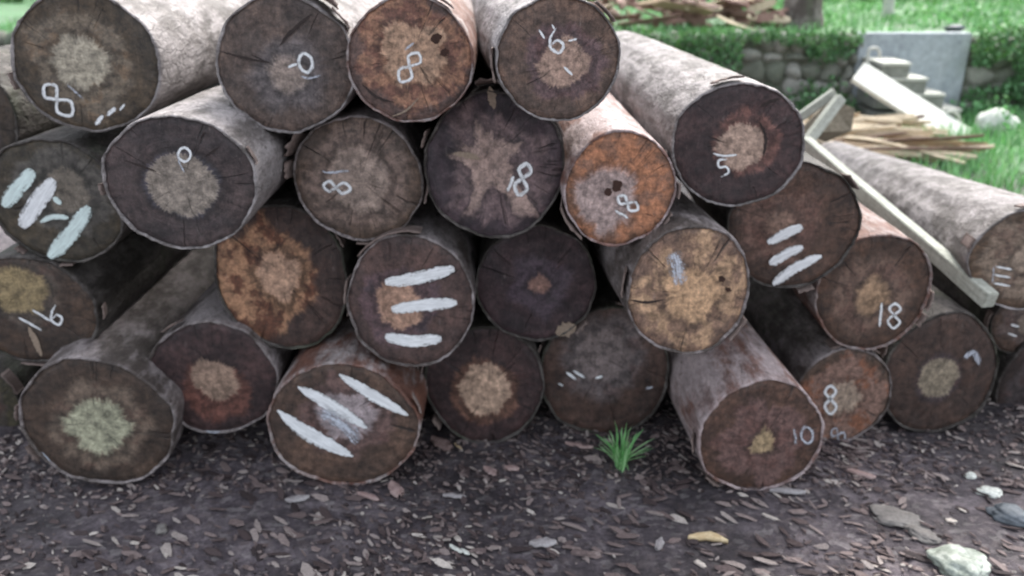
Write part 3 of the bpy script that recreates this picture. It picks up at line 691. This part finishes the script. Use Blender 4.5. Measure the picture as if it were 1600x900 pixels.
# bark and chip litter
def litter():
    V = []; Fc = []; rr = random.Random(5)
    def chip(x, y, ln, wd, rot, tilt, roll):
        b = len(V); k_ = 6; th = .0015 + .003 * rr.random(); z0 = gz(x, y) + .003 + abs(tilt) * ln * .35
        M = Matrix.Rotation(rot, 3, 'Z') @ Matrix.Rotation(tilt, 3, 'Y') @ Matrix.Rotation(roll, 3, 'X')
        for s_ in (0, 1):
            for i_ in range(k_):
                a = i_ / k_ * 6.283 + rr.uniform(-.3, .3); e_ = rr.uniform(.65, 1.1)
                p = M @ Vector((ln / 2 * math.cos(a) * e_, wd / 2 * math.sin(a) * e_, s_ * th)); V.append((x + p.x, y + p.y, z0 + p.z))
        Fc.append(tuple(b + k_ + i_ for i_ in range(k_)))
        for i_ in range(k_): Fc.append((b + i_, b + (i_ + 1) % k_, b + k_ + (i_ + 1) % k_, b + k_ + i_))
    for _ in range(13500):
        y = 1.55 + 1.35 * rr.random() ** 1.1; x = rr.uniform(-1.9, 2.2)
        dens = .35 + 1.5 * nz(x * 1.6, y * 1.6, 7)+ .3 * nz(x * 5, y * 5, 2)
        if rr.random() > dens + .15: continue
        ln = .006 + .036 * rr.random() ** 2.2; 
        if rr.random() < .02: ln *= 1.8
        chip(x, y, ln, ln * rr.uniform(.22, .6), -.6 + rr.gauss(0, .55), rr.gauss(0, .22), rr.gauss(0, .3))
    for _ in range(1500):
        y = 1.6 + 1.0 * rr.random(); x = rr.uniform(-1.8, 2.1)
        if nz(x * 2.1, y * 2.1, 17) < -.05: continue
        ln = rr.uniform(.02, .055); chip(x, y, ln, ln * rr.uniform(.22, .5), -.55 + rr.gauss(0, .5), rr.gauss(0, .15), rr.gauss(0, .25))
    for _ in range(1500):
        y = 1.6 + 1.15 * rr.random() ** .8; x = rr.uniform(-1.8, 2.2)
        if nz(x * 1.7, y * 1.7, 27) + .12 * x + (2.2 - y) * .6 < rr.uniform(-.2, .15): continue
        ln = rr.uniform(.035, .085); chip(x, y, ln, ln * rr.uniform(.18, .42), -.5 + rr.gauss(0, .45), rr.gauss(0, .10), rr.gauss(0, .2))
    for _ in range(2600):      # crumbs swept up against the log ends
        x = rr.uniform(-1.8, 2.0); y = 2.20 + .5 * rr.random()
        ln = rr.uniform(.008, .03); chip(x, y, ln, ln * rr.uniform(.3, .7), rr.uniform(0, 3.1), rr.gauss(0, .3), rr.gauss(0, .3))
    for _ in range(2500):
        y = rr.uniform(3, 7.5); x = rr.uniform(2.0, 4.0); ln = .02 + .06 * rr.random() ** 2
        chip(x, y, ln, ln * .4, rr.uniform(0, 3), rr.gauss(0, .2), 0)
    return mesh(V, Fc)
n = NT('bark_litter'); gg = n.n('ShaderNodeNewGeometry')
col = n.ramp(gg.outputs['Random Per Island'], [(0, (.03, .022, .023)), (.25, (.07, .050, .049)), (.5, (.14, .105, .10)), (.75, (.21, .165, .155)), (.94, (.30, .26, .24)), (1, (.50, .45, .40))])
col = n.mix(.8, col, n.rng(n.noise(n.coord(), 180, 3, .7), .3, .7, .6, 1.35, False), 'MULTIPLY')
LIT = n.done(col, .8, n.bump(n.noise(n.coord(), 220, 3), .5, .002), .35)
tag(link('bark_litter', litter(), LIT, smooth=False), 'shredded bark and wood chips scattered over the dark soil', 'wood chips', kind='stuff')

# ------------------------------------------------------------------ grass
def blades(pts, hmin, hmax, wd, lean=.5, seed=1):
    V = []; Fc = []; rr = random.Random(seed)
    for (x, y, z) in pts:
        h = rr.uniform(hmin, hmax); a = rr.uniform(0, 6.283); ln = rr.uniform(.1, 1) * lean * h; w_ = wd * rr.uniform(.6, 1.2)
        dx, dy = math.cos(a), math.sin(a); nx_, ny_ = -dy * w_ / 2, dx * w_ / 2; b = len(V)
        for t, k_ in ((0, 1), (.45, .8), (.8, .45)):
            cx_, cy_, cz_ = x + dx * ln * t * t, y + dy * ln * t * t, z + h * t * (1 - .15 * t)
            V.append((cx_ - nx_ * k_, cy_ - ny_ * k_, cz_)); V.append((cx_ + nx_ * k_, cy_ + ny_ * k_, cz_))
        V.append((x + dx * ln, y + dy * ln, z + h * .85))
        Fc += [(b, b + 1, b + 3, b + 2), (b + 2, b + 3, b + 5, b + 4), (b + 4, b + 5, b + 6)]
    return mesh(V, Fc)
rr = random.Random(3); pts = []
for _ in range(26000):
    x = rr.uniform(-6, 11); y = 9.0 + 8 * rr.random() ** 1.5
    if nz(x * .9, y * .9, 4) < -.28: continue
    pts.append((x, y, gz(x, y) - .005))
tag(link('terrace_grass', blades(pts, .04, .15, .014, .8), GRASS), 'bright green grass covering the terrace behind the stone wall', 'grass', kind='stuff')
pts = []
for _ in range(16000):
    x = rr.uniform(3.0, 8.0); y = rr.uniform(4.6, 8.85)
    dd = .5 + nz(x * .9, y * .9, 14) + .35 * min(0, (x - 4.0)) + .25 * (y - 6.5 if y < 6.5 else 0)
    if x < 4.5 and y > 7.9: dd -= .3
    if rr.random() > dd + .25: continue
    # keep clear of the big log
    if abs(x - (1.725 + .186 * (y - 2.6))) < .32: continue
    pts.append((x, y, gz(x, y) - .005))
tag(link('rough_grass', blades(pts, .06, .20, .014, .8, 2), GRASS), 'tall ragged green grass growing on the ground right of the long grey log', 'grass', kind='stuff')
# single tuft in front of the logs
c = onground(969, 732); V = []; Fc = []; rr = random.Random(8)
for q in range(46):
    a = rr.uniform(0, 6.283); sp = rr.uniform(.1, 1) ; h = rr.uniform(.10, .20) * (1.1 - .35 * sp); ln = sp * .13; w_ = .011
    bx, by = rr.gauss(0, .008), rr.gauss(0, .008); dx, dy = math.cos(a), math.sin(a) * .6; b = len(V); nx_, ny_ = -math.sin(a) * w_ / 2, math.cos(a) * w_ / 2
    for i_ in range(6):
        t = i_ / 6; k_ = (1 - t * .6) * (.6 + .4 * min(1, t * 4))
        x, y, z = bx + dx * ln * t ** 1.6 + .012 * nz(q * 1.7, t * 1.6, 3), by + dy * ln * t ** 1.6, h * (t - .25 * sp * t * t)
        V += [(x - nx_ * k_, y - ny_ * k_, z), (x + nx_ * k_, y + ny_ * k_, z)]
    V.append((bx + dx * ln + .014 * nz(q * 1.7, 1.8, 3), by + dy * ln, h * (1 - .25 * sp)))
    for i_ in range(5): Fc.append((b + 2 * i_, b + 2 * i_ + 1, b + 2 * i_ + 3, b + 2 * i_ + 2))
    Fc.append((b + 10, b + 11, b + 12))
o = link('grass_tuft', mesh(V, Fc), TUFT); o.location = c; tag(o, 'lone fresh green grass tuft growing from the soil in front of the bottom row', 'grass tuft')

# ------------------------------------------------------------------ retaining wall, stairs
WALLST = m_plain('wall_stone', [(.2, (.09, .11, .075)), (.5, (.20, .205, .17)), (.9, (.34, .335, .30))], 5, .85, .6, island=True, d=.01)
MORTAR = m_plain('wall_earth', [(.3, (.07, .08, .055)), (.7, (.15, .15, .12))], 9, .95, .7)
CONC = m_plain('blue_grey_concrete', [(.3, (.26, .29, .31)), (.5, (.36, .40, .42)), (.7, (.44, .47, .48))], 2.2, .85, .3, (1, 1, .35))
CONC2 = m_plain('worn_concrete', [(.3, (.16, .165, .145)), (.7, (.30, .305, .27))], 4, .85, .4)
TREAD = m_plain('pale_tread', [(.3, (.42, .42, .37)), (.7, (.66, .66, .60))], 5, .8, .3)
WHITEW = m_plain('whitewashed_board', [(.25, (.60, .60, .52)), (.6, (.80, .80, .73))], 5, .6, .3, (1, 6, 6))
def stonewall(x0, x1, label, seed):
    rr = random.Random(seed)
    bm = bmesh.new()
    root = empty('stone_wall', ((x0 + x1) / 2, 8.9, 0), label, 'wall')
    z = .02
    while z < .74:
        hgt = rr.uniform(.13, .20); x = x0
        while x < x1:
            w_ = rr.uniform(.14, .32); w_ = min(w_, x1 - x + .02)
            M = Matrix.Translation(Vector((x + w_ / 2, 8.93 + rr.uniform(-.03, .02), z + hgt / 2))) @ Matrix.Rotation(rr.gauss(0, .12), 4, 'Y') @ Matrix.Diagonal((w_ * .55, .10, hgt * .56, 1))
            r_ = bmesh.ops.create_icosphere(bm, subdivisions=3, radius=1, matrix=M)
            sd = rr.random() * 90
            for v_ in r_['verts']: v_.co += .06 * Vector((nz(v_.co.x * 5, v_.co.z * 5, sd), nz(v_.co.x * 6, v_.co.z * 6, sd + 9), nz(v_.co.x * 5, v_.co.z * 5, sd + 20)))
            x += w_ * .98
        z += hgt * .93
    for v_ in bm.verts: v_.co -= Vector(((x0 + x1) / 2, 8.9, 0))
    me = bpy.data.meshes.new('stones'); bm.to_mesh(me); bm.free(); link('stones', me, WALLST, root)
    bm = bmesh.new(); bmesh.ops.create_cube(bm, size=1, matrix=Matrix.Translation((0, .055, .37)) @ Matrix.Diagonal((x1 - x0, .14, .80, 1)))
    me = bpy.data.meshes.new('core'); bm.to_mesh(me); bm.free(); link('earth_fill', me, MORTAR, root, smooth=False)
stonewall(-9.0, 3.55, 'rough stone retaining wall left of the concrete stairs, its top overgrown with green', 2)
stonewall(4.71, 9.0, 'rough stone retaining wall right of the blue grey concrete panel, half hidden by leaves', 4)
def box(name, lo, hi, mat, parent=None, bev=.008, base=(0, 0, 0)):
    lo = Vector(lo); hi = Vector(hi); c_ = (lo + hi) / 2; s_ = hi - lo
    bm = bmesh.new(); bmesh.ops.create_cube(bm, size=1, matrix=Matrix.Diagonal((s_.x, s_.y, s_.z, 1)))
    bmesh.ops.bevel(bm, geom=bm.edges[:], offset=bev, segments=2, affect='EDGES')
    me = bpy.data.meshes.new(name); bm.to_mesh(me); bm.free()
    return link(name, me, mat, parent, c_ - Vector(base), smooth=False)
pn = box('garden_wall', (3.56, 8.84, -.05), (4.70, 9.02, .83), CONC); tag(pn, 'smooth blue grey concrete wall behind the small stairs', 'concrete wall')
# stairs: solid stepped block climbing to the left, with treads paler than the steps
bs = (3.60, 8.5, 0)
root = empty('concrete_stairs', bs, 'small worn concrete stairs climbing left against the wall panel', 'stairs')
for i_, (xr, zt) in enumerate([(4.46, .155), (4.27, .305), (4.07, .455), (3.88, .60)]):
    box('step', (3.60 + .002 * i_, 8.32 + .002 * i_, zt - .15 if i_ else -.02), (xr, 8.835, zt - .03), CONC2, root, .004, bs)
    box('tread', (max(3.603, xr - .42), 8.31 - .002 * i_, zt - .028), (xr + .006, 8.834, zt), TREAD, root, .003, bs)
pA = atY(1340, 112, 8.15); pB = atY(1512, 222, 7.70)
pl = beam(pA, pB, .30, .045, 'white_plank', WHITEW, None, up=Vector((0, -.55, .85))); tag(pl, 'broad white plank sloping down in front of the concrete stairs', 'plank')
def tube(pts, r, name, mat, label=None, cat=None, seg=8, parent=None):
    P = subpts3(pts); V = []; Fc = []
    for i_, p in enumerate(P):
        d = (P[min(i_ + 1, len(P) - 1)] - P[max(0, i_ - 1)]).normalized(); u = d.orthogonal().normalized() if i_ == 0 else (u - d * u.dot(d)).normalized(); w_ = d.cross(u)
        for j in range(seg): a = j / seg * 6.2832; V.append(p + (u * math.cos(a) + w_ * math.sin(a)) * r)
    for i_ in range(len(P) - 1):
        for j in range(seg): a = i_ * seg + j; b = i_ * seg + (j + 1) % seg; Fc.append((a, b, b + seg, a + seg))
    Fc.append(tuple(range(seg))[::-1]); Fc.append(tuple(range((len(P) - 1) * seg, len(P) * seg)))
    o_ = link(name, mesh(V, Fc), mat, parent)
    if label: tag(o_, label, cat)
    return o_
def subpts3(pts, k=6):
    P = [Vector(p) for p in pts]; out = []
    for i_ in range(len(P) - 1):
        p0, p1, p2, p3 = P[max(0, i_ - 1)], P[i_], P[i_ + 1], P[min(len(P) - 1, i_ + 2)]
        for q in range(k):
            t = q / k; out.append(.5 * ((2 * p1) + (-p0 + p2) * t + (2 * p0 - 5 * p1 + 4 * p2 - p3) * t * t + (-p0 + 3 * p1 - 3 * p2 + p3) * t ** 3))
    return out + [P[-1]]
PIPE = m_plain('pale_pipe', [(.3, (.42, .42, .38)), (.7, (.62, .62, .56))], 10, .5, .2)
tube([atY(1356, 98, 8.24), atY(1357, 80, 8.24), atY(1364, 75, 8.24), atY(1373, 78, 8.24), atY(1375, 90, 8.24)], .014, 'bent_pipe', PIPE, 'small pale bent pipe end hooking over the top step of the stairs', 'pipe')
tube([atY(1472, 185, 7.9), atY(1484, 174, 7.9), atY(1497, 180, 7.9), atY(1503, 195, 7.9), (4.42, 7.9, .02)], .012, 'wire_loop', PIPE, 'loop of pale hose standing at the foot of the white plank', 'hose')
p = atZ(1549, 205, 0); rock((p.x, p.y - .1, 0), .20, .15, .15, 'white_boulder', ST_WHITE, 'large white stone block in the grass right of the stairs', 'boulder', .2, 21, .3)
p = atZ(1493, 48, .8); rock((p.x, p.y + .05, .8), .10, .07, .04, 'edge_stone', ST_BLUE, 'small dark stone on the terrace edge above the concrete panel', 'stone', 0, 31)

# ivy over the walls
def leaves(pts, size, seed=1, down=False):
    V = []; Fc = []; rr = random.Random(seed)
    for p in pts:
        s_ = size * rr.uniform(.55, 1.3); d = Vector((rr.gauss(0, 1), rr.gauss(0, 1) - (.8 if down else 0), rr.gauss(0, 1) + .3)).normalized()
        u = d.orthogonal().normalized(); u = Matrix.Rotation(rr.uniform(0, 6.28), 3, d) @ u; w_ = d.cross(u); b = len(V); p = Vector(p)
        V += [p - u * s_ * .5, p + w_ * s_ * .32 + d * s_ * .06, p + u * s_ * .5 - d * s_ * .1, p - w_ * s_ * .32 + d * s_ * .06]
        Fc.append((b, b + 1, b + 2, b + 3))
    return mesh(V, Fc)
rr = random.Random(21); pts = []
for _ in range(21000):
    x = rr.uniform(-5, 3.56); t = rr.random() ** 1.2; reach = .40 - (.26 if x > 2.35 else 0) + .35 * nz(x * 1.4, 0, 5) + .12 * nz(x * 6, 0, 2)
    if t * .85 > reach: continue
    z = .86 - t * .85
    pts.append((x, 8.80 - rr.random() * .10 - .10 * t + .12 * nz(x * 4, z * 5, 0), z + rr.gauss(0, .02)))
tag(link('ivy', leaves(pts, .05, 4, True), IVY), 'green creeper hanging over the stone wall left of the stairs', 'creeper', kind='stuff')
pts = []
for _ in range(11000):
    x = rr.uniform(4.68, 8.5); z = rr.uniform(.0, .9)
    if nz(x * 2.2, z * 3.2, 11) + (z - .45) * .35 + .06 < 0: continue
    pts.append((x, 8.78 - rr.random() * .14, z))
for _ in range(900):
    x = rr.gauss(3.15, .16); z = abs(rr.gauss(0, .16)); pts.append((x, 8.65 - rr.random() * .2, z))
tag(link('ivy', leaves(pts, .055, 5, True), IVY), 'leafy creeper covering the stone wall right of the concrete panel', 'creeper', kind='stuff')

# ------------------------------------------------------------------ slab piles
SLAB = [m_plain('slab_wood_%s' % q, st, 9, .8, .5, (1, 9, 9)) for q, st in
    (('tan', [(.3, (.26, .18, .11)), (.7, (.50, .38, .25))]), ('pale', [(.3, (.45, .36, .24)), (.7, (.70, .60, .45))]), ('brown', [(.3, (.09, .055, .04)), (.7, (.22, .14, .10))]), ('red', [(.3, (.16, .09, .07)), (.7, (.34, .22, .18))]))]
def slab_mesh(ln, wd, th, sd):
    V = []; Fc = []; NU = 10
    for u in range(NU + 1):
        t = u / NU; x = (t - .5) * ln; w_ = wd * (.5 + .12 * nz(t * 3, sd, 0)) * (1 - .5 * abs(2 * t - 1) ** 6); zz = .03 * ln * nz(t * 1.3, sd, 4); yy = .02 * ln * nz(t * 1.5, sd, 9)
        for k_ in range(5):
            a = k_ / 4 * math.pi; V.append((x, yy + w_ * math.cos(a), zz + th * math.sin(a) * (1 + .3 * nz(t * 5, k_, sd))))
    for u in range(NU):
        for k_ in range(4): a = u * 5 + k_; Fc.append((a, a + 5, a + 6, a + 1))
        a = u * 5; Fc.append((a, a + 4, a + 9, a + 5))
    Fc.append((0, 1, 2, 3, 4)); a = NU * 5; Fc.append((a + 4, a + 3, a + 2, a + 1, a))
    return mesh(V, Fc)
SM = {}
for mi, m in enumerate(SLAB):
    for k_ in range(3):
        me = slab_mesh(1.0, .07 + .02 * k_, .018, mi * 5 + k_); me.materials.append(m); SM[mi, k_] = me
def slabs(N, fn, label, group, seed, wmin=.6, wmax=1.3, roll=.5):
    rr = random.Random(seed)
    for _ in range(N):
        (x, y, z, yaw, pit, ln), mi = fn(rr)
        o = bpy.data.objects.new('wood_offcut', SM[mi, rr.randrange(3)]); C.objects.link(o)
        o.location = (x, y, z); o.rotation_euler = (rr.gauss(0, roll), pit, yaw); o.scale = (ln, rr.uniform(wmin, wmax), rr.uniform(.7, 1.6)); tag(o, label(mi, x, y, z), 'wood offcut', group)
def f1(rr):
    x = rr.uniform(-.6, 3.0)
    if x > 2.15 and x < 2.35: x -= .3
    h = rr.random() ** 1.3 * (.34 if x < 2.2 else .26)
    return (x, 9.75 + rr.gauss(0, .22) + h * .2, .84 + h, rr.gauss(0, .35) if rr.random() < .7 else rr.uniform(.9, 2.2), rr.gauss(0, .16), rr.uniform(.3, .75)), rr.choice([0, 1, 2, 2, 3, 3, 3])
TONE = ['tan', 'pale cream', 'dark brown', 'reddish brown']
def l1(mi, x, y, z):
    return '%s offcut %s the %s of the heap on the terrace' % (TONE[mi], 'high on' if z > 1.06 else ('midway up' if z > .95 else 'low in'), 'left end' if x < .6 else ('middle' if x < 1.9 else 'right end'))
def l2(mi, x, y, z):
    return '%s split slab %s, %s end of the loose heap below the stairs' % (TONE[mi], 'on top' if z > .10 else 'near the ground', 'near' if y < 6.95 else ('middle' if y < 7.4 else 'far'))
slabs(150, f1, l1, 'offcut slabs heaped on the terrace', 4, .5, 1.3, 1.0)
def f2(rr):
    y = rr.uniform(6.5, 7.9); x = 2.62 + (y - 6.5) * .1 + rr.uniform(-.1, .95) ; h = rr.random() * .17 * (1 - abs(x - 3.2) / 1.6)
    return (x, y, .03 + h, rr.gauss(-.35, .30), rr.gauss(0, .09), rr.uniform(.5, 1.15)), rr.choice([0, 0, 1, 1, 2])
slabs(72, f2, l2, 'split slabs heaped below the stairs', 6, .25, .75, .9)

# ------------------------------------------------------------------ trees, post, far growth
def tree(x, y, r, h, label, seed, crown=True, lean=(0, 0), cr=2.6, nl=5200):
    rr = random.Random(seed); z0 = gz(x, y) - .05
    root = empty('tree', (x, y, z0), label, 'tree')
    V = []; Fc = []; NS = 20; NH = 26
    for q in range(NH + 1):
        t = q / NH; z = h * t; rad = r * (1 - .7 * t) * (1 + .55 * math.exp(-z / .25))
        for j in range(NS):
            a = j / NS * 6.2832; k_ = 1 + .12 * nz(math.cos(a) * 1.5 + seed, math.sin(a) * 1.5, z * .8) + .05 * nz(math.cos(a) * 5, math.sin(a) * 5, z * 3)
            V.append((lean[0] * z + .12 * nz(z * .4, seed, 0) + rad * k_ * math.cos(a), lean[1] * z + rad * k_ * math.sin(a), z))
    for q in range(NH):
        for j in range(NS): a = q * NS + j; b = q * NS + (j + 1) % NS; Fc.append((a, b, b + NS, a + NS))
    Fc.append(tuple(range(NH * NS, NH * NS + NS)))
    tips = []
    for q in range(9):
        zb = h * rr.uniform(.45, .95); a = rr.uniform(0, 6.28); ln = rr.uniform(.5, 1) * cr; p0 = Vector((lean[0] * zb, lean[1] * zb, zb)); d = Vector((math.cos(a), math.sin(a), rr.uniform(.15, .7))).normalized()
        b0 = len(V); u = d.orthogonal().normalized(); w_ = d.cross(u)
        for s_ in range(6):
            t = s_ / 5; p = p0 + d * ln * t + Vector((0, 0, .15 * ln * t * t)); rad = r * .34 * (1 - .85 * t)
            for j in range(7): a2 = j / 7 * 6.2832; V.append(p + (u * math.cos(a2) + w_ * math.sin(a2)) * rad)
            if s_ >= 2: tips.append(p)
        for s_ in range(5):
            for j in range(7): a1 = b0 + s_ * 7 + j; b1 = b0 + s_ * 7 + (j + 1) % 7; Fc.append((a1, b1, b1 + 7, a1 + 7))
    link('trunk', mesh(V, Fc), TREEBARK, root)
    pts = []
    cl = [tp + Vector((rr.gauss(0, .35), rr.gauss(0, .35), rr.gauss(0, .3))) for tp in tips for _ in range(2)]
    for _ in range(nl):
        c_ = rr.choice(cl); pts.append(c_ + Vector((rr.gauss(0, .3), rr.gauss(0, .3), rr.gauss(0, .22))))
    link('crown', leaves(pts, .15, seed), LEAF, root)
tree(3.26, 9.85, .19, 6.5, 'rough dark trunked tree standing on the terrace edge behind the pile', 3)
tree(-2.5, 13.5, .20, 7.0, 'leafy tree on the terrace at far left beyond the pile', 5)
tree(9.5, 14.5, .22, 7.0, 'leafy tree on the terrace at far right', 7)
tree(1.0, 19.0, .24, 8.0, 'leafy tree on the slope behind the terrace straight ahead', 9)
tree(6.0, 21.0, .24, 8.0, 'leafy tree on the slope behind the terrace to the right', 11)
tree(-8.0, 19.0, .24, 8.0, 'leafy tree on the slope behind the terrace to the left', 13)
V = []; Fc = []
p = atZ(1388, 27, .82)
for q in range(9):
    for j in range(14):
        a = j / 14 * 6.2832; rd = .075 * (1 - .02 * q) * (1 + .06 * nz(math.cos(a), math.sin(a), q * .7)); V.append((rd * math.cos(a) - .02 * q, rd * math.sin(a), q * .2))
for q in range(8):
    for j in range(14): a = q * 14 + j; b = q * 14 + (j + 1) % 14; Fc.append((a, b, b + 14, a + 14))
Fc.append(tuple(range(8 * 14, 9 * 14)))
o = link('wooden_post', mesh(V, Fc), PIPE); o.location = (p.x, p.y, gz(p.x, p.y) - .05); tag(o, 'pale post standing in the grass of the terrace above the stairs', 'post')
pts = []; rr = random.Random(31)
for _ in range(34000):
    x = rr.uniform(-14, 18); y = rr.uniform(14.5, 30)
    h = .9 * max(0, .35 + nz(x * .5, y * .5, 20)) + .12 * rr.random()
    pts.append((x, y, gz(x, y) + rr.random() * h))
tag(link('undergrowth', leaves(pts, .20, 12), LEAF), 'dense green undergrowth on the slope behind the terrace', 'undergrowth', kind='stuff')
# low weeds on the terrace that break up the lawn
pts = []
for _ in range(9000):
    x = rr.uniform(2.6, 9); y = rr.uniform(9.1, 15)
    k_ = nz(x * 1.1, y * 1.1, 41)
    if k_ < .05: continue
    pts.append((x, y, gz(x, y) + rr.random() * .5 * (k_ + .1)))
for _ in range(7000):
    x = rr.uniform(4.5, 8); y = rr.uniform(6.2, 8.8); k_ = nz(x * 1.6, y * 1.6, 61)
    if k_ < .0 or abs(x - 4.72) + abs(y - 8.1) < .35: continue
    pts.append((x, y, gz(x, y) + rr.random() * .7 * (k_ + .08)))
tag(link('weeds', leaves(pts, .07, 15), GRASS), 'loose leafy weeds rising from the grass at upper right', 'weeds', kind='stuff')
